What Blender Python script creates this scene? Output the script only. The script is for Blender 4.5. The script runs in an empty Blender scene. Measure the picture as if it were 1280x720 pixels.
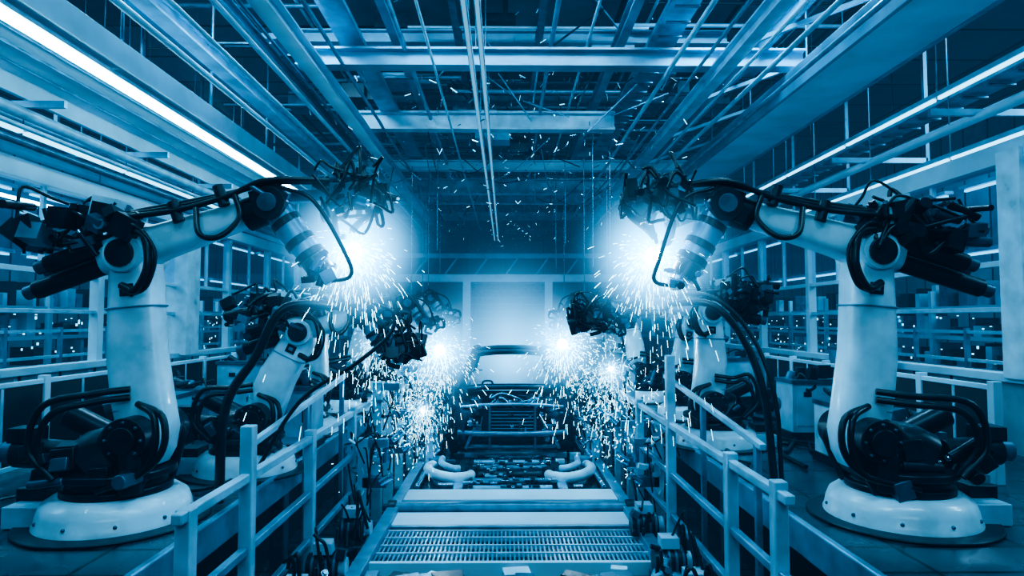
import bpy, math, random
from mathutils import Vector, Matrix
scene = bpy.context.scene
rng = random.Random(7)
V = Vector
CZ = 2.3   # camera height

# ------------------------------------------------------------------ materials
def mat(name, col, rough=0.4, metal=0.0, var=0.25, scale=6.0, coat=0.0):
    m = bpy.data.materials.new(name); m.use_nodes = True
    nt = m.node_tree; b = nt.nodes['Principled BSDF']
    tc = nt.nodes.new('ShaderNodeTexCoord')
    n = nt.nodes.new('ShaderNodeTexNoise'); n.inputs['Scale'].default_value = scale
    n.inputs['Detail'].default_value = 5
    nt.links.new(tc.outputs['Object'], n.inputs['Vector'])
    r = nt.nodes.new('ShaderNodeValToRGB')
    r.color_ramp.elements[0].position = 0.3; r.color_ramp.elements[1].position = 0.65
    r.color_ramp.elements[0].color = tuple(c*(1-var) for c in col)+(1,)
    r.color_ramp.elements[1].color = tuple(min(1, c*(1+var*0.5)) for c in col)+(1,)
    nt.links.new(n.outputs['Fac'], r.inputs['Fac'])
    nt.links.new(r.outputs['Color'], b.inputs['Base Color'])
    mr = nt.nodes.new('ShaderNodeMapRange')
    mr.inputs['To Min'].default_value = max(0.03, rough-0.1); mr.inputs['To Max'].default_value = min(1, rough+0.12)
    nt.links.new(n.outputs['Fac'], mr.inputs['Value']); nt.links.new(mr.outputs['Result'], b.inputs['Roughness'])
    b.inputs['Metallic'].default_value = metal
    b.inputs['Coat Weight'].default_value = coat
    return m

def emis(name, col, s):
    m = bpy.data.materials.new(name); m.use_nodes = True
    nt = m.node_tree; nt.nodes.clear()
    o = nt.nodes.new('ShaderNodeOutputMaterial'); e = nt.nodes.new('ShaderNodeEmission')
    e.inputs['Color'].default_value = tuple(col)+(1,); e.inputs['Strength'].default_value = s
    nt.links.new(e.outputs[0], o.inputs['Surface'])
    return m

M = {}
M['white'] = mat('robot_white_paint', (0.40, 0.70, 0.84), 0.30, 0.0, 0.28, 4, coat=0.3)
M['pale'] = mat('pale_painted_steel', (0.24, 0.50, 0.65), 0.4, 0.1, 0.3, 4)
M['steel'] = mat('blue_steel', (0.10, 0.31, 0.45), 0.35, 0.5, 0.35, 5)
M['mid'] = mat('mid_blue_metal', (0.035, 0.14, 0.22), 0.35, 0.5, 0.35, 8)
M['dark'] = mat('dark_casting', (0.006, 0.018, 0.032), 0.34, 0.3, 0.4, 10)
M['carbody'] = mat('bare_car_body_steel', (0.012, 0.045, 0.075), 0.3, 0.6, 0.3, 5)
M['rubber'] = mat('black_cable_rubber', (0.004, 0.010, 0.018), 0.32, 0.0, 0.3, 12)
M['beam'] = mat('beam_paint', (0.09, 0.28, 0.41), 0.45, 0.2, 0.3, 2)
M['beamlt'] = mat('soffit_white', (0.34, 0.61, 0.75), 0.5, 0.0, 0.2, 1.5)
M['chrome'] = mat('bright_metal', (0.42, 0.72, 0.88), 0.16, 0.95, 0.2, 9)
M['tube'] = emis('fluorescent_tube', (0.42, 0.83, 1.0), 17)
M['tube2'] = emis('dim_tube', (0.25, 0.70, 1.0), 2.2)
M['tube3'] = emis('centre_tube', (0.2, 0.60, 0.95), 0.6)
M['led'] = emis('indicator_led', (0.28, 0.75, 1.0), 2)  # glowing slivers: small rack lamps, and glints painted into the ceiling
M['spark'] = emis('spark_glow', (0.40, 0.82, 1.0), 8)
M['core'] = emis('arc_core', (0.7, 0.93, 1.0), 110)

g = bpy.data.materials.new('window_glass'); g.use_nodes = True
nt = g.node_tree; nt.nodes.clear()
o = nt.nodes.new('ShaderNodeOutputMaterial'); mx = nt.nodes.new('ShaderNodeMixShader')
tr = nt.nodes.new('ShaderNodeBsdfTransparent'); tr.inputs[0].default_value = (0.78, 0.92, 1, 1)
gl = nt.nodes.new('ShaderNodeBsdfGlossy'); gl.inputs['Roughness'].default_value = 0.08
mx.inputs[0].default_value = 0.12
nt.links.new(tr.outputs[0], mx.inputs[1]); nt.links.new(gl.outputs[0], mx.inputs[2]); nt.links.new(mx.outputs[0], o.inputs[0])
M['glass'] = g

def panelmat(name, c1, c2, sc, rough, metal=0.0, mortar=0.02, bw=1.0, rh=0.5, bump=0.2):
    m = bpy.data.materials.new(name); m.use_nodes = True
    nt = m.node_tree; b = nt.nodes['Principled BSDF']
    tc = nt.nodes.new('ShaderNodeTexCoord'); br = nt.nodes.new('ShaderNodeTexBrick')
    br.offset = 0.0
    br.inputs['Scale'].default_value = sc; br.inputs['Color1'].default_value = c1+(1,)
    br.inputs['Color2'].default_value = c2+(1,); br.inputs['Mortar'].default_value = (0.003, 0.01, 0.018, 1)
    br.inputs['Mortar Size'].default_value = mortar
    br.inputs['Brick Width'].default_value = bw; br.inputs['Row Height'].default_value = rh
    nt.links.new(tc.outputs['Object'], br.inputs['Vector'])
    nz = nt.nodes.new('ShaderNodeTexNoise'); nz.inputs['Scale'].default_value = 3; nz.inputs['Detail'].default_value = 6
    nt.links.new(tc.outputs['Object'], nz.inputs['Vector'])
    mm = nt.nodes.new('ShaderNodeMix'); mm.data_type = 'RGBA'; mm.blend_type = 'MULTIPLY'; mm.inputs[0].default_value = 0.7
    nt.links.new(br.outputs['Color'], mm.inputs[6]); nt.links.new(nz.outputs['Fac'], mm.inputs[7])
    nt.links.new(mm.outputs[2], b.inputs['Base Color'])
    mr = nt.nodes.new('ShaderNodeMapRange'); mr.inputs['To Min'].default_value = max(0.04, rough-0.15); mr.inputs['To Max'].default_value = rough+0.15
    nt.links.new(nz.outputs['Fac'], mr.inputs['Value']); nt.links.new(mr.outputs['Result'], b.inputs['Roughness'])
    bp = nt.nodes.new('ShaderNodeBump'); bp.inputs['Strength'].default_value = bump
    nt.links.new(br.outputs['Fac'], bp.inputs['Height']); bp.invert = True
    nt.links.new(bp.outputs['Normal'], b.inputs['Normal'])
    b.inputs['Metallic'].default_value = metal
    return m
M['floor'] = panelmat('floor_plates', (0.02, 0.07, 0.11), (0.04, 0.12, 0.18), 1.0, 0.25, 0.2)
M['deck'] = panelmat('deck_plates', (0.018, 0.06, 0.095), (0.03, 0.10, 0.15), 1.4, 0.26, 0.2)
M['ceil'] = panelmat('ceiling_panels', (0.007, 0.028, 0.046), (0.07, 0.20, 0.30), 0.7, 0.5, 0.0, 0.03, 1.3, 0.9)
M['wall'] = panelmat('wall_panels', (0.24, 0.50, 0.63), (0.30, 0.56, 0.68), 0.8, 0.5)
M['wallfar'] = panelmat('far_wall_panels', (0.05, 0.15, 0.22), (0.09, 0.25, 0.35), 0.6, 0.5)
M['slot'] = panelmat('conveyor_plates', (0.012, 0.045, 0.07), (0.09, 0.25, 0.34), 3.0, 0.14, 0.7, 0.05, 0.8, 0.5, 0.6)

# ------------------------------------------------------------------ mesh builder
class MB:
    def __init__(s, sx=1):
        s.v = []; s.f = []; s.mi = []; s.m = []; s.sx = sx
    def _m(s, k):
        if k not in s.m: s.m.append(k)
        return s.m.index(k)
    def add(s, vs, fs, k):
        o = len(s.v); i = s._m(k)
        for p in vs: s.v.append((p[0]*s.sx, p[1], p[2]))
        for f in fs:
            f = [a+o for a in f]
            if s.sx < 0: f.reverse()
            s.f.append(f); s.mi.append(i)
    def box(s, c, d, k, R=None):
        c = V(c); vs = []
        for z in (-.5, .5):
            for y in (-.5, .5):
                for x in (-.5, .5):
                    p = V((x*d[0], y*d[1], z*d[2]))
                    if R is not None: p = R @ p
                    vs.append(c+p)
        s.add(vs, [(0,2,3,1),(4,5,7,6),(0,1,5,4),(2,6,7,3),(0,4,6,2),(1,3,7,5)], k)
    def bar(s, p0, p1, w, h, k):
        p0 = V(p0); p1 = V(p1); d = p1-p0; L = d.length
        if L < 1e-6: return
        R = d.to_track_quat('X', 'Z').to_matrix()
        s.box((p0+p1)/2, (L, w, h), k, R)
    def ibeam(s, p0, p1, w, h, k):
        t = h*0.12; up = V((0, 0, 1))
        p0 = V(p0); p1 = V(p1)
        s.bar(p0+up*(h/2-t/2), p1+up*(h/2-t/2), w, t, k)
        s.bar(p0-up*(h/2-t/2), p1-up*(h/2-t/2), w, t, k)
        s.bar(p0, p1, w*0.16, h-2*t, k)
    def cyl(s, p0, p1, r0, k, r1=None, n=20):
        if r1 is None: r1 = r0
        p0 = V(p0); p1 = V(p1); R = (p1-p0).to_track_quat('Z', 'Y').to_matrix()
        vs = []
        for p, r in ((p0, r0), (p1, r1)):
            for i in range(n):
                a = 2*math.pi*i/n; vs.append(p+R @ V((r*math.cos(a), r*math.sin(a), 0)))
        fs = [(i, (i+1) % n, n+(i+1) % n, n+i) for i in range(n)]
        fs.append(tuple(reversed(range(n)))); fs.append(tuple(range(n, 2*n)))
        s.add(vs, fs, k)
    def lathe(s, c, prof, k, n=36):
        c = V(c); vs = []
        for r, z in prof:
            for i in range(n):
                a = 2*math.pi*i/n; vs.append(c+V((r*math.cos(a), r*math.sin(a), z)))
        fs = []
        for j in range(len(prof)-1):
            for i in range(n):
                fs.append((j*n+i, j*n+(i+1) % n, (j+1)*n+(i+1) % n, (j+1)*n+i))
        fs.append(tuple(reversed(range(n)))); fs.append(tuple(range((len(prof)-1)*n, len(prof)*n)))
        s.add(vs, fs, k)
    def tube(s, pts, r, k, n=8, sub=6, smooth=True):
        pts = [V(p) for p in pts]
        if smooth and len(pts) > 2:
            P = [pts[0]*2-pts[1]]+pts+[pts[-1]*2-pts[-2]]; out = []
            for i in range(1, len(P)-2):
                a, b, c, d = P[i-1:i+3]
                for j in range(sub):
                    t = j/sub
                    out.append(0.5*((2*b)+(c-a)*t+(2*a-5*b+4*c-d)*t*t+(3*b-a-3*c+d)*t**3))
            out.append(pts[-1]); pts = out
        vs = []; N = len(pts); nrm = None
        for i, p in enumerate(pts):
            d = (pts[min(i+1, N-1)]-pts[max(i-1, 0)])
            if d.length < 1e-7: d = V((0, 0, 1))
            d.normalize()
            if nrm is None: nrm = d.orthogonal().normalized()
            else:
                nrm = nrm-d*nrm.dot(d)
                nrm = nrm.normalized() if nrm.length > 1e-6 else d.orthogonal().normalized()
            bt = d.cross(nrm)
            for j in range(n):
                a = 2*math.pi*j/n; vs.append(p+(nrm*math.cos(a)+bt*math.sin(a))*r)
        fs = []
        for i in range(N-1):
            for j in range(n):
                fs.append((i*n+j, i*n+(j+1) % n, (i+1)*n+(j+1) % n, (i+1)*n+j))
        fs.append(tuple(reversed(range(n)))); fs.append(tuple(range((N-1)*n, N*n)))
        s.add(vs, fs, k)
    def loft(s, p0, p1, st, k, side=(0, 1, 0), n=24, ex=3.5):
        p0 = V(p0); p1 = V(p1); ax = (p1-p0); axn = ax.normalized()
        sd = V(side); u = axn.cross(sd).normalized(); sd = u.cross(axn).normalized()
        vs = []
        for q in st:
            t, w, h = q[:3]; off = q[3] if len(q) > 3 else 0
            c = p0+ax*t+u*off
            for i in range(n):
                a = 2*math.pi*(i+.5)/n; ca, sa = math.cos(a), math.sin(a)
                x = math.copysign(abs(ca)**(2/ex), ca)*w; y = math.copysign(abs(sa)**(2/ex), sa)*h
                vs.append(c+u*x+sd*y)
        fs = []
        for j in range(len(st)-1):
            for i in range(n):
                fs.append((j*n+i, j*n+(i+1) % n, (j+1)*n+(i+1) % n, (j+1)*n+i))
        fs.append(tuple(reversed(range(n)))); fs.append(tuple(range((len(st)-1)*n, len(st)*n)))
        s.add(vs, fs, k)
    def grid(s, rows, k):
        n = len(rows[0]); vs = [p for r in rows for p in r]; fs = []
        for j in range(len(rows)-1):
            for i in range(n-1):
                fs.append((j*n+i, j*n+i+1, (j+1)*n+i+1, (j+1)*n+i))
        s.add(vs, fs, k)
    def obj(s, name, parent=None, bevel=0.0, loc=None, solid=0.0, smooth=True):
        me = bpy.data.meshes.new(name); me.from_pydata(s.v, [], s.f)
        for k in s.m: me.materials.append(M[k])
        me.polygons.foreach_set('material_index', s.mi)
        if smooth:
            me.polygons.foreach_set('use_smooth', [True]*len(s.f))
            me.set_sharp_from_angle(angle=math.radians(48))
        me.update()
        ob = bpy.data.objects.new(name, me); scene.collection.objects.link(ob)
        if parent: ob.parent = parent
        if loc: ob.location = loc
        if solid:
            md = ob.modifiers.new('solid', 'SOLIDIFY'); md.thickness = solid
        if bevel:
            md = ob.modifiers.new('bevel', 'BEVEL'); md.width = bevel; md.segments = 2
            md.limit_method = 'ANGLE'; md.angle_limit = math.radians(50)
        return ob

def empty(name, loc):
    e = bpy.data.objects.new(name, None); e.location = loc; e.empty_display_size = 0.2
    scene.collection.objects.link(e); return e

def hoses(m, c, spr, n, r, R, k='rubber'):
    c = V(c)
    for _ in range(n):
        a = c+V([R.uniform(-1, 1)*spr[i] for i in range(3)])
        b = c+V([R.uniform(-1, 1)*spr[i] for i in range(3)])
        mid = (a+b)/2+V((R.uniform(-.4, .4)*spr[0], R.uniform(-.5, .5)*spr[1], R.uniform(-1.2, 1.2)*spr[2]))
        m.tube([a, a*.6+mid*.4+V((0, 0, R.uniform(-.3, .6)*spr[2])), mid, b*.6+mid*.4, b], r*R.uniform(.7, 1.3), k, 8, 5)

def clutter(m, c, spr, n, R, keys=('dark', 'mid', 'dark', 'dark', 'steel'), sz=(.03, .11)):
    c = V(c)
    for _ in range(n):
        p = c+V([R.uniform(-1, 1)*spr[i] for i in range(3)])
        k = R.choice(keys)
        rot = Matrix.Rotation(R.uniform(-.6, .6), 3, 'Y') @ Matrix.Rotation(R.uniform(-.4, .4), 3, 'X')
        if R.random() < .55:
            m.box(p, [R.uniform(*sz)*1.3 for _ in range(3)], k, rot)
        else:
            d = rot @ V(R.choice([(1, 0, 0), (0, 1, 0), (0, 0, 1)]))
            L = R.uniform(*sz)*1.2; rr = R.uniform(*sz)*.45
            m.cyl(p-d*L, p+d*L, rr, k, n=14)
            m.cyl(p+d*L, p+d*(L+.02), rr*.7, 'chrome' if R.random() < .3 else k, n=14)

# ------------------------------------------------------------------ robots
def robot(loc, s, S, E, W, T, G=None, scale=1.0, yaw=0.0, seed=1, det=1, P=None, rear=1.0):
    R = random.Random(seed)
    root = empty('welding_robot', loc)
    root.scale = (scale,)*3; root.rotation_euler = (0, 0, yaw)
    S = V((S[0], 0, S[1])); E = V((E[0], 0, E[1])); W = V((W[0], -.02, W[1])); T = V((T[0], -.02, T[1]))
    m = MB(s)
    m.lathe((0, 0, 0), [(.44, 0), (.44, .03), (.43, .05), (.42, .10), (.40, .15), (.35, .185), (.33, .19)], 'white', 48)
    for i in range(10):
        a = i*math.pi/5+.2
        m.cyl((.42*math.cos(a), .42*math.sin(a), .07), (.437*math.cos(a), .437*math.sin(a), .07), .011, 'mid', n=10)
    m.box((-.40, 0, .07), (.34, .40, .13), 'pale'); m.box((-.50, .05, .16), (.18, .22, .1), 'dark')
    m.lathe((0, 0, -.0), [(.54, 0), (.54, .018), (.46, .02)], 'dark', 48)
    m.obj('base', root, .006)
    m = MB(s)
    m.lathe((0, 0, .18), [(.31, 0), (.31, .05), (.28, .06), (.28, .10), (.33, .11), (.33, .15), (.25, .17)], 'dark', 40)
    zt = .33
    m.loft((-.02, 0, zt), (S.x*.7, 0, S.z-.06), [(0, .26, .27), (.4, .25, .25), (.8, .2, .22), (1, .15, .2)], 'dark', n=24)
    for y in (-.19, .19):
        m.loft((S.x*.4, y, zt-.04), S+V((0, y, .02)), [(0, .20, .045), (.6, .18, .045), (1.0, .16, .045), (1.18, .12, .04)], 'dark', n=24, ex=2.6)
    m.cyl((-.22, -.1, .42), (-.56, -.1, .44), .09, 'dark', n=22); m.cyl((-.56, -.1, .44), (-.64, -.1, .44), .065, 'mid', n=22)
    m.box((-.5, -.1, .55), (.16, .14, .09), 'dark')
    m.cyl((-.1, .2, .45), (-.45, .2, .62), .08, 'dark', n=20)
    m.cyl((.2, -.22, .22), (.2, -.22, .48), .07, 'dark', n=20)
    clutter(m, (-.15, -.2, .38), (.25, .08, .1), 10, R, keys=('dark', 'dark', 'mid', 'dark'))
    clutter(m, (.2, -.2, .3), (.12, .08, .08), 4, R, keys=('dark', 'dark', 'mid'))
    m.obj('turret', root, .006)
    m = MB(s)
    m.loft(S, E, [(-.17, .09, .10), (-.10, .135, .13), (.02, .155, .14, -.01), (.2, .165, .13, .015), (.45, .16, .125, .03), (.7, .148, .125, .015), (.88, .138, .13), (1.0, .125, .13), (1.07, .09, .11)], 'white', n=32, ex=4)
    ax = (E-S).normalized(); per = V((ax.z, 0, -ax.x))
    Rm = Matrix((per, V((0, 1, 0)), ax)).transposed()
    c = S.lerp(E, .80); m.box(c+V((0, -.13, 0)), (.085, .012, .075), 'dark', Rm)
    m.box(c+V((0, -.137, .0)), (.04, .006, .03), 'steel', Rm)
    for t in (.14, .70): m.loft(S.lerp(E, t), S.lerp(E, t+.010), [(0, .160, .132, .014), (1, .160, .132, .014)], 'steel', n=32, ex=4)
    m.obj('lower_arm', root, .003)
    m = MB(s)
    m.cyl(S+V((0, -.27, 0)), S+V((0, .27, 0)), .13, 'dark', n=30); m.cyl(S+V((0, -.30, 0)), S+V((0, -.27, 0)), .08, 'dark', n=24)
    for i in range(8):
        a = i*math.pi/4; m.cyl(S+V((.105*math.cos(a), -.285, .105*math.sin(a))), S+V((.105*math.cos(a), -.265, .105*math.sin(a))), .010, 'mid', n=8)
    m.cyl(E+V((0, -.17, 0)), E+V((0, .19, 0)), .115, 'white', n=30); m.cyl(E+V((0, -.195, 0)), E+V((0, -.17, 0)), .085, 'dark', n=24)
    m.obj('joint_hubs', root, .004)
    m = MB(s)
    d = (W-E).normalized()
    m.loft(E-d*.2+V((0, 0, .04)), W, [(0, .10, .11), (.06, .13, .13), (.22, .13, .13), (.34, .112, .105), (.7, .092, .088), (.93, .078, .08), (.97, .06, .06)], 'white', n=28, ex=3.4)
    m.cyl(E.lerp(W, .80), E.lerp(W, .94), .105, 'dark', n=26)
    m.obj('upper_arm', root, .004)
    m = MB(s)
    b = E-d*.2+V((0, 0, .06))
    for (yy, zz, LL, rr) in ((-.08, .06, .26*rear, .055), (.08, .05, .30*rear, .055), (0, -.05, .36*rear, .06)):
        q = b+V((0, yy, zz)); m.cyl(q+d*.05, q-d*LL, rr, 'dark', n=18); m.cyl(q-d*LL, q-d*(LL+.07), rr*.75, 'mid', n=16)
    if det:
        m.box(E+V((-.14, -.05, .27)), (.17, .16, .17), 'white', Matrix.Rotation(.2, 3, 'Y'))
        m.box(E+V((-.14, -.15, .27)), (.1, .04, .09), 'dark', Matrix.Rotation(.2, 3, 'Y'))
        clutter(m, E+V((-.34, -.05, .17)), (.34, .14, .13), 34, R, keys=('dark', 'dark', 'mid', 'dark', 'steel'))
        clutter(m, E+V((-.02, -.05, .19)), (.16, .12, .06), 6, R)
        hoses(m, E+V((-.26, -.08, .18)), (.38, .14, .18), 20, .012, R)
    else:
        clutter(m, E+V((-.2, 0, .12)), (.2, .12, .1), 8, R); hoses(m, E+V((-.1, -.05, .12)), (.25, .12, .12), 4, .014, R)
    m.obj('elbow_motor_pack', root, .003)
    m = MB(s)
    dw = (T-W).normalized()
    m.cyl(W+V((0, -.12, 0)), W+V((0, .12, 0)), .105, 'dark', n=28); m.cyl(W+V((0, -.14, 0)), W+V((0, -.12, 0)), .06, 'mid', n=22)
    m.box(W+V((-.02, 0, .05)), (.2, .2, .1), 'dark', Matrix.Rotation(-.3, 3, 'Y'))
    m.loft(W, T, [(.05, .09, .09), (.3, .095, .09), (.6, .085, .08), (.8, .07, .07)], 'steel', n=24, ex=2.5)
    for t in (.22, .50, .70): m.cyl(W.lerp(T, t), W.lerp(T, t+.09), .10, 'dark', n=24)
    m.cyl(W.lerp(T, .8), T, .085, 'dark', n=24); m.cyl(T, T+dw*.05, .06, 'chrome', n=20)
    m.cyl(T-dw*.05+V((0, -.08, 0)), T-dw*.05+V((0, .1, 0)), .06, 'dark', n=20)
    clutter(m, W+V((0, -.05, .0)), (.1, .08, .08), 6, R, keys=('dark', 'mid'), sz=(.025, .07))
    clutter(m, T, (.09, .08, .06), 9, R, sz=(.025, .07))
    m.obj('wrist', root, .003)
    m = MB(s)
    if G is None: G = (T.x+.08, T.z+.02)
    G = V((G[0], -.02, G[1]))
    Pw = V((P[0], P[1], P[2])) if P else G+V((.08, 0, -.2))
    m.bar(W+V((.05, 0, .05)), G, .08, .07, 'mid')
    m.box(G, (.17, .17, .13), 'dark', Matrix.Rotation(.25, 3, 'Y')); m.box(G+V((-.02, -.1, .02)), (.09, .04, .07), 'mid')
    m.cyl(G+V((.02, 0, .02)), G+V((.16, 0, .03)), .045, 'dark', n=18)
    c1 = G+V((.14, 0, .04))
    m.tube([c1, c1+V((.08, 0, -.02)), c1+V((.09, 0, -.12)), Pw+V((.06, 0, .10)), Pw+V((.01, 0, .045))], .024, 'dark', 10)
    m.tube([G+V((-.02, 0, -.05)), G+V((-.06, 0, -.15)), Pw+V((-.08, 0, .02)), Pw+V((-.03, 0, .01))], .020, 'dark', 10)
    m.cyl(Pw+V((.01, 0, .08)), Pw+V((0, 0, .03)), .013, 'chrome', r1=.006, n=12)
    if det:
        clutter(m, G+V((.05, 0, .0)), (.2, .1, .12), 34, R, keys=('dark', 'dark', 'mid', 'dark', 'dark'), sz=(.03, .09)); hoses(m, G+V((.03, -.05, .02)), (.24, .12, .17), 22, .010, R)
    else:
        clutter(m, G, (.12, .1, .08), 6, R, sz=(.025, .07)); hoses(m, G, (.16, .1, .12), 4, .011, R)
    m.obj('weld_gun', root, .002)
    m = MB(s)
    up = V((-d.z, 0, d.x))
    for j in range(3 if det else 2):
        yy = -.12+.04*j
        m.tube([E+V((-.25, yy, .2)), E+V((.0, yy-.04, .22+.02*j)), E.lerp(W, .4)+up*(.15+.03*j)+V((0, yy, 0)), E.lerp(W, .75)+up*(.12+.02*j)+V((0, yy, 0)), W+V((.0, yy, .14)), G+V((-.05, yy*.5, .08))], .018, 'rubber', 8)
    for t in (.4, .72): m.cyl(E.lerp(W, t)+V((0, -.1, 0))+up*.08, E.lerp(W, t)+V((0, -.1, 0))+up*.21, .035, 'dark', n=12)
    m.tube([E+V((.05, -.16, .14)), E+V((.17, -.22, .1)), E+V((.21, -.24, -.08)), E+V((.13, -.22, -.23)), E+V((.02, -.18, -.2))], .024, 'rubber', 10)
    m.tube([E+V((.0, -.16, .16)), E+V((.12, -.22, .16)), E+V((.25, -.24, .0)), E+V((.2, -.22, -.2)), E+V((.08, -.18, -.26))], .012, 'rubber', 8)
    m.tube([E.lerp(W, .50)+V((0, -.13, .12)), E.lerp(W, .57)+V((.0, -.2, -.07)), E.lerp(W, .71)+V((0, -.2, -.13)), E.lerp(W, .82)+V((0, -.15, -.04)), E.lerp(W, .77)+V((0, -.12, .12))], .018, 'rubber', 10)
    m.tube([W+V((.08, -.1, .1)), W+V((.3, -.15, .0)), T+V((.18, -.15, .1)), T+V((.2, -.12, -.03)), T+V((.04, -.06, -.06))], .013, 'rubber', 10)
    for j in range(2):
        o = .05*j
        m.tube([V((-.2, -.25-o, .32)), V((-.30-o, -.3, .5)), V((-.22-o, -.3, .70+o)), S+V((-.2, -.22, .22+o)), S+V((-.03, -.16, .24+o))], .020, 'rubber', 10)
        m.tube([S+V((.02, -.16, .2)), S+V((.17+o, -.26, .14)), S+V((.19+o, -.28, -.05)), S+V((.1, -.27, -.2)), V((.05, -.3, .25))], .020, 'rubber', 10)
    m.obj('cables', root)
    return root

PZ = 1.05
robot((-2.43, 4.1, PZ), 1, (.18, .54), (.07, 1.66), (.95, 1.98), (1.27, 1.55), G=(1.40, 2.05), P=(1.42, .05, 1.78), seed=11, rear=1.3)
robot((2.50, 4.1, PZ), -1, (.25, .52), (.16, 1.68), (1.11, 1.98), (1.37, 1.52), G=(1.48, 2.02), P=(1.51, .05, 1.74), seed=23, rear=1.6)
robot((-2.15, 5.4, PZ), 1, (.14, .50), (.50, 1.25), (1.05, 1.42), (1.25, 1.1), scale=.92, seed=31, det=1)
robot((2.12, 6.5, PZ), -1, (.08, .45), (.06, 1.40), (.95, 1.55), (1.2, 1.33), scale=.95, seed=32, det=1)
k = 0
for (x, y, sc) in ((-2.25, 7.2, .9), (2.35, 8.3, .9), (-2.2, 9.0, .9), (2.2, 10, .9), (-2.2, 11.6, .95), (2.2, 12.2, .95), (-2.2, 14.5, .95), (2.2, 15, .95)):
    k += 1
    R = random.Random(100+k)
    ex = R.uniform(-.1, .35); wx = ex+R.uniform(.6, .75)
    ez = R.uniform(1.3, 1.55); wz = R.uniform(1.35, 1.75)
    robot((x, y, PZ), 1 if x < 0 else -1, (.15, .55), (ex, ez), (wx, wz), (wx+.22, wz-.3), scale=sc, yaw=R.uniform(-.3, .3), seed=200+k, det=0)

# ------------------------------------------------------------------ sparks
def glow_mat(gr, gs, col, pw, key):  # emission fading from the centre paints a glow; it scatters no light
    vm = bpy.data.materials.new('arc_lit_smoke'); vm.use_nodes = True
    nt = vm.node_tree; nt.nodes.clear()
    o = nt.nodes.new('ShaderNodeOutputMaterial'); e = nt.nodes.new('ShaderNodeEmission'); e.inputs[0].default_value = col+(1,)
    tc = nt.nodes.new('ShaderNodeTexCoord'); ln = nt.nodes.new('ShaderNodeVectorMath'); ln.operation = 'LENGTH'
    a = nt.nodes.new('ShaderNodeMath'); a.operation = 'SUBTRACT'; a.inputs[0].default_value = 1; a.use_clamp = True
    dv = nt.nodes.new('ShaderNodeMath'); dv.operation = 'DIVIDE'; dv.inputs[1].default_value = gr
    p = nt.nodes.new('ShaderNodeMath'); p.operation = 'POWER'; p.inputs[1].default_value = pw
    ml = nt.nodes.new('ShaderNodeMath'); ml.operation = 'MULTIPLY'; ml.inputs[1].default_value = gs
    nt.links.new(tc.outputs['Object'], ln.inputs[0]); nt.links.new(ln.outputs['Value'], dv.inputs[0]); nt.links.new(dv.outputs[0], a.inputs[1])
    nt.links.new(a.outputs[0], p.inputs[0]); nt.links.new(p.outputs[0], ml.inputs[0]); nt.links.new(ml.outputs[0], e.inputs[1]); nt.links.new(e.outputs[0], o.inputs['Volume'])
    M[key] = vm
def glow_ball(name, gr, key, parent=None, loc=None):
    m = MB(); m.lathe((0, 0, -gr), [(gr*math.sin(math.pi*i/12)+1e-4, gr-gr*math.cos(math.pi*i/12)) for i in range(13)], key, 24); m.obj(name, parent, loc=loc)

def arc(P, seed, n, vmax, rad, power, cr, gr, gs, tmax=.3, pw=5.0):
    root = empty('welding_arc', P)
    R = random.Random(seed); m = MB()
    for _ in range(n):
        d = V((R.gauss(0, 1), R.gauss(0, .8), R.gauss(0, 1)-.05)).normalized()
        v = d*R.uniform(.15, 1)*vmax
        t0 = R.random()**1.7*tmax; dt = R.uniform(.006, .024)
        m.tube([v*(t0+dt*q)+V((0, 0, -4.9))*(t0+dt*q)**2 for q in (0, .5, 1)], rad*R.uniform(.4, 1.2), 'spark', n=3, smooth=False)
    for _ in range(n//7):
        v = V((R.gauss(0, 1), R.gauss(0, 1), R.uniform(-.4, .9)))*R.uniform(.2, .8)
        t0 = R.uniform(.05, .5); dt = R.uniform(.006, .022)
        m.tube([v*(t0+dt*q)+V((0, 0, -4.9))*(t0+dt*q)**2 for q in (0, .5, 1)], rad*R.uniform(.4, .9), 'spark', n=3, smooth=False)
    m.obj('spark_streaks', root, smooth=False)
    m = MB(); m.lathe((0, 0, -cr), [(cr*math.sin(math.pi*i/10)+1e-4, cr-cr*math.cos(math.pi*i/10)) for i in range(11)], 'core', 16); m.obj('arc_core', root)
    key = 'smoke%d' % seed; glow_mat(gr, gs, (.13, .56, 1), pw, key); glow_ball('lit_smoke', gr, key, root)  # self-emitting ball paints the halo round the arc
    l = bpy.data.lights.new('arc_light', 'POINT'); l.energy = power; l.color = (.33, .74, 1); l.shadow_soft_size = cr
    lo = bpy.data.objects.new('arc_light', l); lo.parent = root; scene.collection.objects.link(lo)

arc((-1.0, 4.22, CZ+.46), 41, 1000, 2.4, .0010, 62, .05, .78, 27, .20)
arc((.98, 4.22, CZ+.43), 42, 1000, 2.4, .0010, 62, .05, .78, 27, .20)
arc((-.92, 9.0, CZ-.42), 43, 900, 3.6, .0018, 140, .07, 1.15, 11, .26)
arc((.80, 9.0, CZ-.34), 44, 900, 3.6, .0018, 140, .07, 1.15, 11, .26)
arc((-1.45, 7.4, CZ-.22), 45, 450, 2.4, .0012, 25, .025, .55, 9, .25)
arc((1.30, 7.9, CZ-.60), 46, 450, 2.4, .0012, 25, .025, .55, 9, .25)
arc((-1.05, 8.2, CZ-1.15), 47, 350, 2.2, .0012, 18, .02, .45, 7, .25)
glow_mat(3.2, .85, (.14, .52, .9), 3.0, 'smokefar'); glow_ball('weld_smoke_cloud', 3.2, 'smokefar', loc=(.1, 18.0, CZ-.2))  # emissive balls painted in as a bright glow behind the car
glow_mat(1.7, 1.7, (.16, .56, .95), 2.6, 'smokenear'); glow_ball('weld_smoke_cloud', 1.7, 'smokenear', loc=(.1, 15.6, CZ-1.0))
m = MB(); R = random.Random(77)
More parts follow.
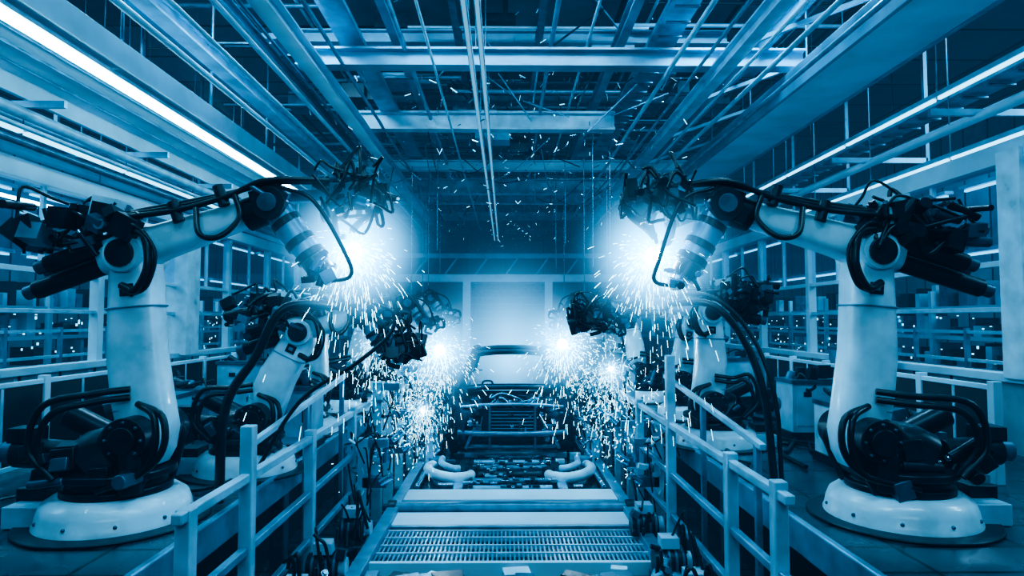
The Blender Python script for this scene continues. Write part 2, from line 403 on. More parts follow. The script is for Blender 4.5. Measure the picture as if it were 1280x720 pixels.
for _ in range(1500):
    s = R.choice((-1, 1)); y = R.uniform(6.5, 11)
    p = V((s*min(2.0, 1.02+abs(R.gauss(0, .32)))+.05, y, CZ+R.triangular(-1.9, -.1, -1.0)))
    L = R.uniform(.008, .035); a = R.gauss(0, .9)
    m.tube([p, p+V((math.sin(a)*L, 0, -math.cos(a)*L))], R.uniform(.0005, .0013)*y/5, 'spark', n=3, smooth=False)
m.obj('falling_sparks', smooth=False)

# ------------------------------------------------------------------ room shell
def simple(name, c, d, k, bevel=0):
    m = MB(); m.box((0, 0, 0), d, k); return m.obj(name, loc=c, bevel=bevel)
Y0, Y1 = -4, 28
YM = (Y0+Y1)/2; YL = Y1-Y0
simple('floor', (0, YM, -.05), (24, YL, .1), 'floor')
simple('ceiling', (0, YM, 7.35), (24, YL, .1), 'ceil')
simple('wall_left', (-11.9, YM, 3.65), (.2, YL, 7.3), 'wallfar')
simple('wall_right', (11.9, YM, 3.65), (.2, YL, 7.3), 'wallfar')
simple('wall_back', (0, Y1, 3.65), (24, .2, 7.3), 'wallfar')
simple('wall_front', (0, Y0, 3.65), (24, .2, 7.3), 'wallfar')
XL, XR = -5.2, 4.85
for s in (-1, 1):
    m = MB(); xo = 5.1 if s < 0 else 4.75; w = xo-1.8
    m.box((s*(1.8+w/2), 13, PZ-.06), (w, 28, .12), 'deck')
    m.box((s*1.82, 13, PZ-.08), (.05, 28, .2), 'steel')
    for i in range(14): m.box((s*1.9, -.5+i*2, (PZ-.14)/2), (.12, .12, PZ-.14), 'mid')
    m.box((s*2.3, 13, .45), (.04, 28, .9), 'dark')
    m.obj('robot_platform', bevel=.01)
for s, X, ya, yb in ((-1, -3.95, 4.6, 9.4), (1, 3.75, 4.9, 9.2)):
    m = MB(); n = 5; L = (yb-ya)/n
    for i in range(n):
        yc = ya+L*(i+.5)
        m.box((0, yc, .40), (.03, L*.93, .62), 'wall'); m.box((0, yc, .73), (.05, L*.96, .04), 'beamlt'); m.box((0, yc, .07), (.05, L*.96, .04), 'beamlt')
        m.box((0, yc, .40), (.045, .03, .62), 'pale')
    for i in range(n+1): m.box((0, ya+L*i, .39), (.07, .07, .78), 'beamlt')
    m.obj('safety_screen', bevel=.005, loc=(X, 0, PZ))

for s, X in ((-1, XL), (1, XR)):
    m = MB()
    m.box((X, 12, (PZ+.66)/2), (.10, 26, PZ+.66), 'wall')
    m.box((X-s*.02, 12, PZ+.70), (.18, 26, .08), 'beamlt')
    for i in range(22): m.box((X-s*.06, -.4+i*1.2, PZ+.33), (.03, .05, .6), 'pale')
    m.obj('dwarf_wall', bevel=.006)
    m = MB()
    zt = CZ+1.6
    m.box((X, 12, zt), (.2, 26, .2), 'beamlt'); m.box((X, 12, CZ+.55), (.08, 26, .06), 'beamlt')
    m.box((X, 12, CZ+.1), (.07, 26, .05), 'pale')
    ys = [5.9, 8.4, 10.1, 12, 14, 16, 18.5, 21, 24] if s > 0 else [3.0, 6.2, 8.2, 10.3, 12, 14, 16, 18.5, 21, 24]
    for i, y in enumerate(ys):
        w = .28 if (s > 0 and i == 0) else (.42 if (s < 0 and i == 3) else .12)
        m.box((X, y, (zt+PZ+.7)/2), (w, w, zt-PZ-.7), 'white' if w > .2 else 'beamlt')
        if i < len(ys)-1:
            ym = (y+ys[i+1])/2; m.box((X, ym, CZ+1.07), (.05, .05, 1.0), 'beamlt')
    m.obj('window_frame', bevel=.006)
    m = MB()
    for i in range(len(ys)-1):
        ya, yb = ys[i], ys[i+1]; m.box((X, (ya+yb)/2, CZ+1.05), (.01, yb-ya-.1, .95), 'glass')
    m.obj('window_1' if s < 0 else 'window_2')

for s, X in ((-1, -8.4), (1, 8.0)):
    m = MB(); R = random.Random(5+s)
    for sh in range(5):
        z = .5+sh*.5; m.box((X, 12, z), (1.1, 25, .06), 'beamlt')
        y = 0
        while y < 24:
            w = R.uniform(.06, .3)
            if R.random() < .85:
                h = R.uniform(.1, .42); m.box((X-s*R.uniform(.0, .3), y+w/2, z+.03+h/2), (.4, w*.85, h), R.choice(('mid', 'dark', 'steel', 'dark', 'beamlt', 'pale', 'chrome')))
            if sh in (2, 3):
                for q in range(2):
                    if R.random() < .55: m.box((X-s*.52, y+w*R.random(), z+R.uniform(.05, .4)), (.02, R.uniform(.008, .03), R.uniform(.01, .05)), 'led')
            y += w+.03
    for i in range(14): m.box((X-s*.55, i*1.85, 1.4), (.08, .08, 2.8), 'beamlt')
    m.obj('storage_rack')
    m = MB()
    for zz in (CZ+.95, CZ+1.9):
        for i in range(8):
            m.box((X-s*1.2, 2+i*3, zz), (.05, 2.6, .03), 'tube2'); m.box((X-s*1.2, 2+i*3, zz+.05), (.14, 2.7, .05), 'pale')
            m.cyl((X-s*1.2, 2+i*3, zz+.05), (X-s*1.2, 2+i*3, 7.3), .01, 'mid', n=6)
    m.obj('aisle_light')
    m = MB()
    for i in range(26): m.box((X-s*2.2, i*1.0, 1.1), (.05, .05, 2.2), 'steel')
    for z in (1.5, 1.8, 2.15): m.box((X-s*2.2, 12, z), (.04, 26, .04), 'beamlt')
    m.obj('aisle_barrier')

# ------------------------------------------------------------------ ceiling steelwork
def beamobj(name, p0, p1, w, h, k):
    m = MB(); m.ibeam(p0, p1, w, h, k); return m.obj(name)
for (y, x0, x1, z, h, kk) in ((8.2, -2.7, 3.9, 3.40, .24, 'beam'), (9.6, -3.4, 3.4, 4.3, .2, 'beam'), (11, -2.6, 1.9, 3.45, .32, 'pale'), (12.6, -4, 4.5, 4.4, .2, 'mid'),
                             (14.2, -3.4, 4.2, 3.45, .22, 'beamlt'), (16.2, -3.5, 3.8, 3.4, .4, 'pale'), (18.5, -4, 4.4, 3.5, .26, 'pale'), (21.5, -4, 4.4, 3.5, .26, 'pale'), (25, -4, 4.4, 3.5, .26, 'beam')):
    beamobj('ceiling_cross_beam', (x0, y, CZ+z), (x1, y, CZ+z), .22, h, kk)
for (x, z, w, h, kk) in ((-2.42, 3.2, .2, .2, 'beamlt'), (-3.55, 3.2, .2, .22, 'pale'), (-3.1, 3.5, .1, .14, 'mid'), (2.75, 3.2, .16, .2, 'pale'), (-1.5, 3.9, .12, .2, 'beam'), (1.6, 3.9, .12, .2, 'beam'),
                         (3.35, 3.6, .12, .2, 'beam'), (-4.6, 4.0, .2, .3, 'beam'), (4.9, 3.9, .2, .3, 'beam'), (-.7, 4.2, .1, .16, 'mid'), (.5, 4.2, .1, .16, 'mid')):
    beamobj('ceiling_runway_beam', (x, 1.5, CZ+z), (x, 26, CZ+z), w, h, kk)
m = MB()
m.box((-4.42, 7.2, CZ+2.52), (1.2, 10.4, .06), 'beamlt'); m.box((-5.02, 7.2, CZ+2.5), (.06, 10.4, .4), 'beamlt'); m.box((-3.80, 7.2, CZ+2.62), (.05, 10.4, .26), 'beamlt')
for i in range(5):
    y = 2.5+i*2
    for x in (-4.9, -3.95): m.cyl((x, y, CZ+2.5), (x, y, 7.3), .02, 'mid', n=6)
for x in (-4.75, -4.45, -4.2): m.box((x, 7.2, CZ+2.475), (.02, 10.4, .03), 'steel')
m.obj('lighting_soffit', bevel=.006)
m = MB()
for i in range(5):
    y = 2.2+i*2.05
    m.box((-3.92, y+1.0, CZ+2.43), (.16, 2.04, .04), 'pale')
    m.cyl((-3.90, y+.02, CZ+2.37), (-3.90, y+2.03, CZ+2.37), .042, 'tube', n=10)
m.obj('fluorescent_strip_light')
m = MB()
m.box((4.1, 8.0, CZ+2.96), (.85, 13, .08), 'beamlt'); m.box((4.52, 8.0, CZ+3.05), (.05, 13, .3), 'beam'); m.box((3.68, 8, CZ+3.05), (.05, 13, .3), 'beam')
for i in range(6): m.cyl((4.1, 2.5+i*2, CZ+3), (4.1, 2.5+i*2, 7.3), .02, 'mid', n=6)
m.obj('lighting_soffit', bevel=.008)
def strip(x, z, y0, y1, kk='tube2', w=.07):
    m = MB()
    m.box((x, (y0+y1)/2, z+.03), (w*1.8, y1-y0, .05), 'pale')
    n = max(1, int((y1-y0)/1.6)); L = (y1-y0)/n
    for i in range(n): m.box((x, y0+L*(i+.5), z-.01), (w, L*.96, .03), kk)
    for i in range(n+1): m.cyl((x, y0+L*i, z), (x, y0+L*i, 7.3), .008, 'mid', n=6)
    m.obj('fluorescent_strip_light')
strip(4.6, CZ+2.36, 3, 14, w=.035); strip(5.1, CZ+1.85, 4, 12, w=.035); strip(-.40, CZ+3.0, 5, 24, 'tube3', w=.035); strip(-.27, CZ+3.0, 5, 24, 'tube3', w=.035)
strip(-5.0, CZ+1.95, 3.0, 12, w=.06); strip(-6.0, CZ+1.9, 4, 14); strip(-5.4, CZ+1.35, 4.5, 8.5, 'tube', w=.03)
m = MB(); R = random.Random(4)
for (x, z, r) in ((-4.9, 2.1, .06), (-5.35, 2.2, .035), (-5.6, 1.95, .06), (-5.9, 2.25, .04), (-4.7, 1.72, .04), (-4.75, 1.9, .025), (-3.3, 2.7, .035), (-3.0, 2.85, .025), (-2.75, 3.0, .03), (-2.6, 3.1, .02), (-2.1, 3.3, .025),
                  (4.9, 2.1, .05), (5.3, 2.3, .04), (5.6, 2.0, .05), (3.4, 2.85, .03), (3.1, 2.95, .03), (2.9, 3.05, .02), (2.3, 3.0, .02), (2.1, 3.2, .03), (-.9, 3.2, .018), (-1.3, 3.5, .03), (.6, 3.6, .03), (1.1, 3.7, .02)):
    m.cyl((x, 1.5, CZ+z), (x, 26, CZ+z), r, R.choice(('beamlt', 'pale', 'steel', 'mid')), n=10)
for (x, z, w, h) in ((-5.3, 2.55, .3, .08), (5.4, 2.6, .35, .1), (-2.0, 3.6, .3, .06), (2.1, 3.7, .35, .06)):
    m.box((x, 14, CZ+z), (w, 25, .02), 'steel'); m.box((x-w/2, 14, CZ+z+h/2), (.02, 25, h), 'steel'); m.box((x+w/2, 14, CZ+z+h/2), (.02, 25, h), 'steel')
for i in range(60):
    y = 2+i*.4
    for x in (-5.3, 5.4, -2.0, 2.1): m.box((x, y, CZ+(2.56 if abs(x) > 4 else 3.62)), (.3, .05, .02), 'mid')
m.obj('ceiling_pipework')
m = MB(); R = random.Random(9)
for _ in range(190):
    x = R.uniform(-4.5, 4.5); y = R.uniform(9, 24); z = CZ+R.uniform(3.7, 4.8); L = R.uniform(.6, 4)
    kk = R.choice(('mid', 'beam', 'steel', 'dark', 'dark', 'pale'))
    if R.random() < .6: m.cyl((x-L/2, y, z), (x+L/2, y, z), R.uniform(.012, .04), kk, n=8)
    else: m.cyl((x, y-L*.5, z), (x, y+L, z), R.uniform(.012, .04), kk, n=8)
for _ in range(130):
    x = R.uniform(-4, 4); y = R.uniform(9.5, 24); z = CZ+R.uniform(3.65, 4.8)
    m.box((x, y, z), (R.uniform(.15, .8), R.uniform(.15, .7), R.uniform(.05, .3)), R.choice(('mid', 'beam', 'dark', 'dark', 'beam', 'steel')))
for _ in range(60):
    x = R.uniform(-3, 3); y = R.uniform(8.5, 22); z = CZ+R.uniform(3.0, 4.2); a = R.uniform(-1, 1)
    m.bar((x, y, z), (x+a*1.2, y+R.uniform(-.5, .5), z+R.uniform(.3, .9)), .02, .02, R.choice(('steel', 'mid', 'dark')))
for _ in range(1300):
    x = R.gauss(.2, 1.6); y = R.uniform(9, 24); z = CZ+R.uniform(2.5, 4.6); a = R.uniform(0, 3.14); L = R.uniform(.02, .12)
    m.bar((x, y, z), (x+L*math.cos(a), y, z+L*math.sin(a)), .012, R.uniform(.004, .014), 'led' if R.random() < .10 else R.choice(('chrome', 'dark', 'pale')))  # the emissive share imitates glints on the services, not lamps
m.obj('ceiling_services')
m = MB()
for i in range(20):
    x = R.uniform(-2.6, 2.8); y = R.uniform(10, 18); z = CZ+R.uniform(3.1, 3.6); x2 = x+R.uniform(-1.5, 1.5); y2 = y+R.uniform(1, 5)
    m.tube([(x, y, z), ((x+x2)/2, (y+y2)/2, z-R.uniform(.15, .7)), (x2, y2, z+R.uniform(-.2, .2))], .010, 'rubber' if i % 2 else 'steel', 6)
for i in range(14):
    x = R.choice((-1, 1))*R.uniform(1.2, 2.6); y = R.uniform(11, 19); m.cyl((x, y, CZ+R.uniform(.3, 1.6)), (x, y, CZ+3.4), .010, 'steel', n=6)
m.obj('hanging_cables')
m = MB()
for i in range(12):
    y = 2.5+i*2
    m.bar((-4.6, y, CZ+3.9), (-3.55, y+1, CZ+3.25), .05, .05, 'beam'); m.bar((4.9, y, CZ+3.8), (2.75, y+1, CZ+3.25), .05, .05, 'beam')
    m.bar((-5.9, y, CZ+2.2), (-4.5, y, CZ+2.2), .05, .07, 'steel'); m.bar((4.4, y, CZ+2.15), (5.7, y, CZ+2.15), .05, .07, 'steel')
    m.bar((-6.0, y, CZ+2.2), (-6.0, y, 7.3), .05, .05, 'mid'); m.bar((5.7, y, CZ+2.1), (5.7, y, 7.3), .05, .05, 'mid')
m.obj('roof_bracing')
m = MB()
for x in (-3.6, -1.2, 1.35, 4.1): m.box((x, 20, 1.75), (.24, .3, 3.5), 'beamlt')
m.box((.25, 20, 3.6), (8.2, .3, .24), 'beamlt'); m.box((.25, 20, 4.3), (8.2, .2, .16), 'beam')
for i in range(9): m.bar((-3.8+i*.95, 20, 3.7), (-3.4+i*.95, 20, 4.25), .06, .06, 'beam')
m.obj('portal_gantry', bevel=.01)
m = MB()
m.box((.1, 25, 1.9), (3.4, .1, 3.8), 'mid')
for i in range(14): m.box((.1, 24.93, .2+i*.27), (3.3, .04, .03), 'steel')
m.obj('door_1')

# ------------------------------------------------------------------ conveyor line
CX = .06
m = MB(); R = random.Random(61)
m.box((CX, 15.6, .20), (2.3, 16.2, .16), 'slot')
for s in (-1, 1):
    m.box((CX+s*1.22, 14, .24), (.12, 20, .26), 'steel'); m.cyl((CX+s*1.10, 7.6, .34), (CX+s*1.10, 24, .34), .035, 'chrome', n=12)
    m.box((CX+s*.62, 15.6, .31), (.12, 16.2, .05), 'chrome')
    for i in range(11): m.box((CX+s*1.15, 4.6+i*1.9, .06), (.14, .14, .12), 'dark')
for i in range(46):
    y = 7.7+i*.35; m.cyl((CX-.5, y, .30), (CX+.5, y, .30), .045, R.choice(('mid', 'mid', 'dark', 'steel')), n=12)
    for s in (-1, 1):
        if R.random() < .8: m.box((CX+s*R.uniform(.7, 1.0), y, .32), (R.uniform(.06, .2), R.uniform(.05, .15), R.uniform(.03, .1)), R.choice(('chrome', 'pale', 'mid', 'dark')))
for i in range(110):
    m.box((CX+R.uniform(-.55, .55), R.uniform(7.6, 9.2), .35), (R.uniform(.02, .09), R.uniform(.03, .1), R.uniform(.01, .03)), R.choice(('chrome', 'dark', 'steel', 'dark')))
m.obj('conveyor', bevel=.004)
m = MB()
m.box((CX, 7.25, .33), (2.35, .42, .06), 'beamlt'); m.box((CX, 7.02, .26), (2.35, .04, .16), 'steel')
m.box((CX, 6.5, .30), (2.45, .40, .05), 'beamlt'); m.cyl((CX-1.2, 6.80, .32), (CX+1.2, 6.80, .32), .08, 'mid', n=20)
m.box((CX, 6.28, .24), (2.45, .04, .16), 'steel')
for i in range(10): m.cyl((CX-1.1+i*.245, 7.04, .30), (CX-1.1+i*.245, 6.99, .30), .014, 'dark', n=8)
for s in (-1, 1): m.cyl((CX+s*1.2, 6.80, .32), (CX+s*1.28, 6.80, .32), .10, 'dark', n=20)
m.box((CX, 6.75, .12), (2.2, 1.3, .2), 'dark')
m.obj('transfer_roller_table', bevel=.006)
m = MB()
for i in range(66): m.box((CX-1.22+i*.0376, 5.75, .30), (.016, .82, .03), 'steel')
for y in (5.36, 5.56, 5.75, 5.95, 6.14): m.box((CX, y, .305), (2.5, .025, .035), 'pale')
m.box((CX, 5.3, .28), (2.6, .05, .12), 'beamlt'); m.box((CX, 5.75, .1), (2.4, .8, .16), 'dark')
m.obj('walkway_grating')
m = MB()
m.box((CX, 4.95, .24), (2.5, .5, .05), 'slot')
for i in range(26):
    c = (CX+R.uniform(-1.1, 1.1), R.uniform(4.75, 5.2), .30); m.box(c, (R.uniform(.05, .3), R.uniform(.05, .2), R.uniform(.04, .14)), R.choice(('pale', 'mid', 'dark', 'steel', 'white')), Matrix.Rotation(R.uniform(-.5, .5), 3, 'Z'))
m.obj('drive_unit', bevel=.006)
for s in (-1, 1):
    m = MB()
    b = V((CX+s*1.02, 8.60, .32))
    m.tube([b+V((0, .35, 0)), b+V((s*.05, -.1, .04)), b+V((-s*.08, -.5, .06)), b+V((-s*.32, -.66, .05)), b+V((-s*.50, -.5, .03)), b+V((-s*.52, -.25, .0))], .065, 'white', 14)
    m.tube([b+V((-s*.1, .3, .08)), b+V((-s*.12, 0, .08)), b+V((-s*.26, -.25, .08)), b+V((-s*.36, -.2, .06))], .045, 'pale', 12)
    m.cyl(b+V((-s*.52, -.25, -.12)), b+V((-s*.52, -.25, .08)), .09, 'dark', n=20); m.cyl(b+V((0, .3, -.12)), b+V((0, .3, .1)), .10, 'steel', n=20)
    m.obj('curved_guide_arm')
for s in (-1, 1):
    R = random.Random(90+s); m = MB()
    for i in range(7):
        y = 8.9+i*.62; x = 1.14
        m.box((s*x, y, .52), (.10, .10, .5), R.choice(('pale', 'steel'))); m.bar((s*x, y, .74), (s*(x-.16), y, .88), .05, .05, 'chrome')
        m.cyl((s*x, y, .4), (s*(x-.14), y-.03, .55), .03, 'chrome', n=12)
        clutter(m, (s*(x+.05), y, .6), (.10, .15, .22), 12, R, keys=('dark', 'chrome', 'mid', 'white', 'steel'), sz=(.012, .045))
    m.box((s*1.16, 10.8, .28), (.16, 4.2, .1), 'mid')
    hoses(m, (s*1.17, 9.6, .6), (.12, .9, .25), 12, .012, R); hoses(m, (s*1.14, 10.6, .5), (.12, 1.3, .3), 10, .012, R, 'steel')
    m.obj('body_clamp_jig', loc=(.10, 0, 0))

for i, y in enumerate((6.6, 7.3, 8.0, 8.8, 9.8, 10.8, 12.0, 13.4)):
    for s in (-1, 1):
        R = random.Random(i*7+s); m = MB(); H = R.uniform(1.0, 1.75)
        m.box((0, 0, .03), (.3, .3, .06), 'mid'); m.box((0, 0, H/2), (.10, .10, H), R.choice(('pale', 'steel', 'white')))
        m.box((-s*.10, 0, H-.05), (.30, .08, .08), 'steel'); m.cyl((-s*.22, 0, H-.05), (-s*.22, 0, H-.25), .03, 'chrome', n=12)
        m.box((-s*.12, 0, H*.6), (.24, .1, .1), 'mid'); m.cyl((-s*.18, -.04, H*.6), (-s*.30, -.04, H*.66), .04, 'chrome', n=12)
        clutter(m, (0, -.02, H*.75), (.16, .1, H*.28), 16, R, keys=('dark', 'steel', 'chrome', 'mid', 'white'), sz=(.015, .06))
        hoses(m, (0, -.05, H*.7), (.2, .12, .35), 6, .009, R)
        m.obj('clamp_fixture', loc=(CX+s*(1.50), y, 0))

def rail(X, posts, tops, y0, y1, kk='pale'):
    m = MB()
    for y, zt in zip(posts, tops): m.box((X, y, zt/2), (.08, .08, zt), kk); m.box((X, y, .01), (.18, .18, .02), 'dark')
    m.box((X, (y0+y1)/2, CZ-.95), (.055, y1-y0, .055), 'pale'); m.box((X, (y0+y1)/2, CZ-1.38), (.05, y1-y0, .05), 'steel'); m.box((X, (y0+y1)/2, CZ-1.75), (.05, y1-y0, .05), 'steel')
    m.obj('guard_railing', bevel=.008)
rail(-1.56, (3.2, 3.95, 5.2, 6.6, 8.2), (1.38, 1.66, 1.42, 1.42, 1.4), 3.1, 9)
rail(1.50, (3.55, 4.3, 5.85, 7.2, 8.6), (1.42, 1.42, 1.98, 1.42, 1.4), 3.4, 9)
for s in (-1, 1):
    m = MB(); X = s*1.72
    m.bar((X, 4.3, CZ-.85), (X, 6.9, CZ-.6), .045, .045, 'pale')
    for y in (4.4, 5.6, 6.8): m.bar((X, y, 0), (X, y, CZ-.85+(y-4.3)*.096), .045, .045, 'steel')
    m.obj('deck_handrail', bevel=.006)
for s, y in ((-1, 5.0), (1, 5.1), (-1, 5.9), (1, 6.0), (-1, 4.3), (1, 4.4)):
    R = random.Random(int(y*10)+s); m = MB()
    m.box((0, 0, .15), (.28, .3, .3), 'mid'); m.cyl((-.14, 0, .42), (.10, 0, .42), .10, 'dark', n=22); m.cyl((.10, 0, .42), (.15, 0, .42), .07, 'pale', n=18)
    for i in range(4): m.cyl((-.10+i*.055, 0, .42), (-.08+i*.055, 0, .42), .113, 'mid', n=22)
    m.box((-.02, 0, .57), (.14, .14, .08), 'pale'); hoses(m, (-s*.03, -.05, .5), (.14, .15, .25), 6, .012, R); clutter(m, (-s*.05, -.08, .35), (.1, .1, .2), 8, R, keys=('dark', 'steel', 'chrome', 'pale'), sz=(.03, .07))
    m.obj('conveyor_motor', bevel=.005, loc=(s*1.30 if s > 0 else -1.36, y, .0))
for (x, y, w, h, kk) in ((-2.0, 6.3, .35, .5, 'pale'), (-3.3, 6.0, .6, .45, 'pale'), (-4.6, 4.6, .5, .55, 'steel'), (3.0, 5.6, .42, .42, 'white'), (3.3, 6.9, .6, .5, 'pale'), (-3.3, 8.5, .8, .6, 'pale'), (3.2, 9.2, .7, .6, 'pale'), (-3.4, 7.0, .6, .4, 'steel'), (4.3, 7.8, .5, .8, 'steel'), (-2.9, 5.1, .4, .35, 'steel'), (3.1, 4.95, .3, .3, 'steel')):
    m = MB(); R = random.Random(int(x*10+y*7))
    m.box((0, 0, .04), (w*1.08, .44, .08), 'dark'); m.box((0, 0, .08+h/2), (w, .4, h), kk); m.box((0, 0, .1+h), (w*1.04, .44, .04), 'mid')
    m.box((0, -.205, .1+h*.5), (w*.86, .02, h*.8), kk); m.box((w*.3, -.225, .1+h*.5), (.02, .02, .12), 'dark'); m.box((-w*.25, -.22, .1+h*.75), (.08, .01, .05), 'dark')
    m.cyl((-w*.2, 0, h+.1), (-w*.2, 0, h+.24), .05, 'dark', n=14)
    hoses(m, (0, -.1, h+.1), (w*.5, .15, .12), 5, .014, R); clutter(m, (0, -.05, h+.17), (w*.4, .12, .05), 5, R)
    m.obj('control_cabinet', bevel=.01, loc=(x, y, PZ))
m = MB(); R = random.Random(55)
for s in (-1, 1):
    for i in range(14):
        x = s*R.uniform(2.0, 3.6); y = R.uniform(3.3, 8)
        pts = [(x, y, PZ+.02)]
        for q in range(4):
            x = max(1.9, min(3.6, abs(x)+R.uniform(-.4, .4)))*s; y += R.uniform(.1, .5); pts.append((x, y, PZ+.02))
        m.tube(pts, R.uniform(.010, .022), 'rubber', 8)
m.obj('floor_cables')
m = MB()
m.tube([(1.35, 5.3, CZ+.14), (1.65, 5.1, CZ+.12), (1.88, 5.05, CZ-.15), (2.02, 5.0, CZ-.6), (2.06, 4.95, PZ+.02)], .030, 'rubber', 12, 10)
m.tube([(1.2, 5.4, CZ+.2), (1.65, 5.2, CZ+.2), (1.95, 5.1, CZ-.1), (2.1, 5.0, CZ-.6), (2.12, 4.95, PZ+.02)], .018, 'rubber', 10, 10)
m.obj('umbilical_hose')
m = MB()
m.tube([(-1.2, 4.6, CZ+.1), (-1.55, 4.5, CZ+.08), (-1.72, 4.45, CZ-.25), (-1.90, 4.4, CZ-.6), (-1.93, 4.4, PZ+.02)], .032, 'rubber', 12, 10)
m.tube([(-1.1, 4.6, CZ+.38), (-.85, 4.6, CZ+.25), (-.8, 4.6, CZ-.05), (-1.05, 4.6, CZ-.3), (-1.5, 4.7, CZ-.6), (-1.9, 4.8, PZ+.02)], .015, 'rubber', 10, 10)
m.obj('umbilical_hose')

# ------------------------------------------------------------------ car body
car = empty('car_body', (.10, 9.1, .27)); car.scale = (1.06, 1, 1.05)
m = MB()
def mir(f):
    for s in (-1, 1): f(s)
def side(s):
    prof = [(0.0, .62, .60, .30), (.12, .74, .74, .26), (.45, .84, .82, .26), (.95, .87, .86, .26), (1.4, .88, .90, .24), (2.3, .88, .90, .22), (3.2, .87, .92, .24), (3.9, .84, .92, .28), (4.2, .76, .90, .34)]
    rows = []
    for (y, x, zt, zb) in prof:
        rows.append([(s*(x-.22), y, zt+.035), (s*(x-.05), y, zt+.02), (s*x, y, zt-.08), (s*(x+.01), y, (zt+zb)/2), (s*(x-.02), y, zb+.03), (s*(x-.08), y, zb)])
    m.grid(rows, 'carbody')
mir(side)
rows = []
for (y, x, z) in ((1.55, .54, 1.42), (1.8, .58, 1.47), (2.4, .60, 1.50), (3.0, .58, 1.49), (3.5, .52, 1.42)):
    rows.append([(x*t, y+.04*(t*t), z-.05*abs(t)**3) for t in (-1, -.8, -.4, 0, .4, .8, 1)])
m.grid(rows, 'carbody')
m.obj('body_panels', car, solid=.03)
m = MB()
def frame(s):
    m.tube([(s*.76, .95, .90), (s*.68, 1.3, 1.18), (s*.58, 1.6, 1.41)], .055, 'dark', 10)
    m.tube([(s*.58, 1.6, 1.41), (s*.61, 2.4, 1.46), (s*.56, 3.4, 1.40), (s*.68, 4.0, .95)], .035, 'dark', 10)
    m.bar((s*.84, 2.5, .85), (s*.60, 2.5, 1.44), .06, .10, 'dark'); m.bar((s*.84, 3.4, .85), (s*.58, 3.3, 1.38), .06, .10, 'dark')
    m.bar((s*.82, .9, .3), (s*.82, 3.9, .3), .12, .12, 'dark')
    m.bar((s*.45, .0, .45), (s*.45, 1.2, .45), .08, .12, 'mid')
    m.cyl((s*.56, .65, .45), (s*.56, .65, .80), .14, 'mid', n=20); m.cyl((s*.56, .65, .80), (s*.56, .65, .83), .09, 'chrome', n=20)
    m.tube([(s*.40, .02, .64), (s*.66, .08, .68), (s*.76, .2, .64), (s*.68, .08, .52), (s*.42, .02, .52), (s*.40, .02, .64)], .014, 'steel', 8, smooth=False)
    m.box((s*.57, .12, .58), (.26, .06, .12), 'dark'); m.cyl((s*.56, .02, .58), (s*.56, .10, .58), .045, 'chrome', n=18)
    m.bar((s*.3, -.04, .22), (s*.3, -.04, .75), .03, .03, 'mid'); m.bar((s*.62, -.02, .22), (s*.5, -.02, .5), .04, .04, 'mid')
    m.box((s*.60, .12, .36), (.24, .1, .2), 'dark')
mir(frame)
m.tube([(-.57, 1.6, 1.41), (-.3, 1.55, 1.445), (.3, 1.55, 1.445), (.57, 1.6, 1.41)], .045, 'carbody', 10)
m.tube([(-.74, .95, .90), (-.4, .85, .95), (.4, .85, .95), (.74, .95, .90)], .045, 'carbody', 10)
m.box((0, 1.0, .6), (1.3, .05, .56), 'dark'); m.box((0, 2.4, .28), (1.6, 3.0, .05), 'dark')
m.tube([(-.68, .06, .76), (-.3, -.02, .80), (.3, -.02, .80), (.68, .06, .76)], .022, 'steel', 10)
m.tube([(-.72, .05, .42), (-.3, -.08, .42), (.3, -.08, .42), (.72, .05, .42)], .040, 'mid', 12)
m.tube([(-.6, .05, .24), (0, -.04, .24), (.6, .05, .24)], .03, 'mid', 10)
m.box((0, .04, .52), (.9, .04, .44), 'dark')
for i in range(6): m.box((0, .0, .48+i*.045), (.56, .02, .010), 'steel')
m.obj('body_frame', car)
m = MB(); R = random.Random(3)
m.box((0, .5, .62), (.6, .5, .3), 'dark'); clutter(m, (0, .4, .76), (.42, .3, .1), 30, R, keys=('chrome', 'steel', 'dark', 'dark', 'dark'), sz=(.02, .08)); hoses(m, (0, .3, .76), (.45, .3, .12), 9, .012, R, 'steel')
clutter(m, (0, -.02, .5), (.6, .03, .2), 34, R, keys=('dark', 'dark', 'steel', 'chrome', 'mid'), sz=(.012, .05))
m.tube([(-.45, 1.2, .9), (-.42, 1.18, 1.0), (-.3, 1.18, 1.0), (-.28, 1.2, .9)], .015, 'dark', 8)
m.obj('engine_bay', car, .004)
for i, (x, y) in enumerate(((-.76, .75), (.76, .75), (-.74, 3.4), (.74, 3.4))):
    m = MB()
    prof = [(.18, -.12), (.29, -.12), (.31, -.09), (.315, 0), (.31, .09), (.29, .12), (.18, .12)]
    n = 28; vs = []; fs = []
    for (r, w) in prof:
        for j in range(n):
            a = 2*math.pi*j/n; vs.append((x+w, y+r*math.cos(a), .31+r*math.sin(a)))
    for q in range(len(prof)-1):
        for j in range(n): fs.append((q*n+j, q*n+(j+1) % n, (q+1)*n+(j+1) % n, (q+1)*n+j))
    m.add(vs, fs, 'rubber'); m.cyl((x-.06, y, .31), (x+.06, y, .31), .185, 'steel', n=24)
    m.obj('wheel_%d' % (i+1), car)
m = MB()
for s in (-1, 1): m.box((.10+s*.45, 11.3, .30), (.1, 4.4, .06), 'dark')
for y in (9.5, 11, 13): m.box((.10, y, .33), (1.6, .12, .08), 'steel')
m.obj('car_carrier', bevel=.006)

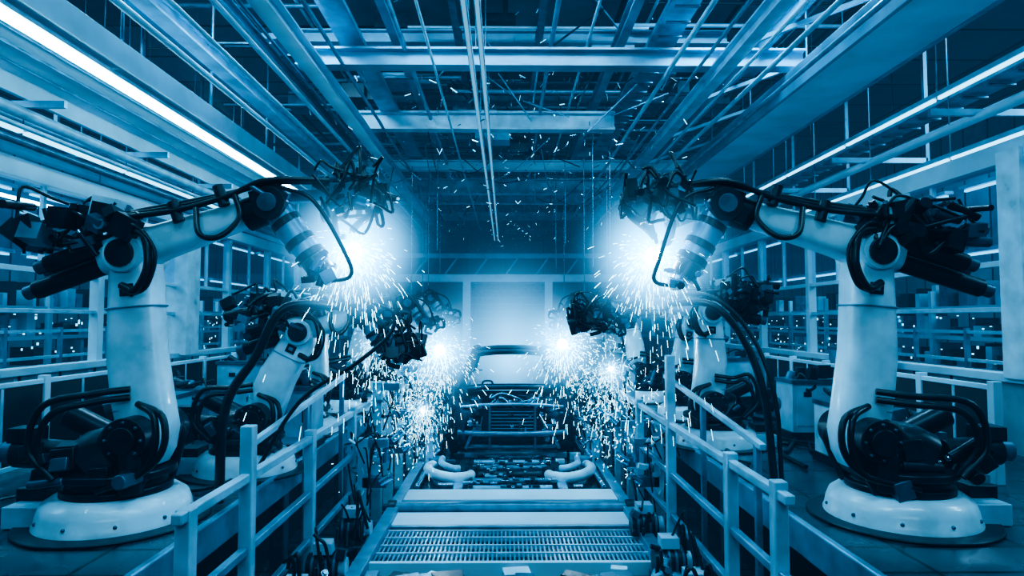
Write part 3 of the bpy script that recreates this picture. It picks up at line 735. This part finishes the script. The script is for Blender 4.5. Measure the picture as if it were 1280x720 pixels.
# ------------------------------------------------------------------ lights
def area(name, loc, size, sy, power, tgt, col=(.34, .74, 1)):
    l = bpy.data.lights.new(name, 'AREA'); l.shape = 'RECTANGLE'; l.size = size; l.size_y = sy; l.energy = power; l.color = col
    ob = bpy.data.objects.new(name, l); ob.location = loc; ob.rotation_euler = (V(tgt)-V(loc)).to_track_quat('-Z', 'Y').to_euler()
    scene.collection.objects.link(ob)
area('high_bay_light', (-1.5, 1.5, 7.0), 2.5, 1.2, 160, (-2.3, 4, 1))  # fill lamps, here and below, added to brighten robots, line and aisles
area('high_bay_light', (2.5, 1.5, 7.0), 2.5, 1.2, 180, (2.3, 4, 1))
area('high_bay_light', (0, 6.9, 6.5), 3, .6, 150, (0, 8.5, 0))
area('high_bay_light', (-3.2, 7.2, 6.7), 1.5, .6, 260, (-2.8, 8.5, 1))
area('high_bay_light', (3.2, 7.2, 6.7), 1.5, .6, 260, (2.8, 8.5, 1))
area('high_bay_light', (-8, 5, 6.9), 1.5, 6, 450, (-6, 8, 1))
area('high_bay_light', (8, 5, 6.9), 1.5, 6, 550, (6, 8, 1))
area('high_bay_light', (-8, 15, 7.1), 1.5, 6, 450, (-7, 15, 1))
area('high_bay_light', (8, 15, 7.1), 1.5, 6, 450, (7, 15, 1))
area('high_bay_light', (0, -2.5, 4.5), 4, 1.5, 90, (0, 5, 2.2))

w = bpy.data.worlds.new('World'); scene.world = w; w.use_nodes = True
nt = w.node_tree
nt.nodes['Background'].inputs[0].default_value = (.02, .1, .2, 1); nt.nodes['Background'].inputs[1].default_value = .3
e = nt.nodes.new('ShaderNodeEmission'); e.inputs[0].default_value = (.035, .34, .75, 1); e.inputs[1].default_value = .0050  # haze painted as even blue emission through the room, not scattered light
ab = nt.nodes.new('ShaderNodeVolumeAbsorption'); ab.inputs['Density'].default_value = .022; ab.inputs['Color'].default_value = (0, 0, 0, 1)
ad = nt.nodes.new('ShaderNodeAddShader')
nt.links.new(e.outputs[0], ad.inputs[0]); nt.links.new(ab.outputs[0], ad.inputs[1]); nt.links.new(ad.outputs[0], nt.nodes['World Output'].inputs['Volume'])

scene.view_settings.view_transform = 'AgX'
try: scene.view_settings.look = 'AgX - High Contrast'
except Exception: pass
scene.view_settings.exposure = 0.5

cam = bpy.data.cameras.new('camera'); cam.lens = 22.5; cam.sensor_width = 36; cam.clip_start = .05
co = bpy.data.objects.new('camera', cam); scene.collection.objects.link(co)
co.location = (0, 0, CZ); co.rotation_euler = (math.radians(90+2.86), 0, math.radians(-.6))
scene.camera = co
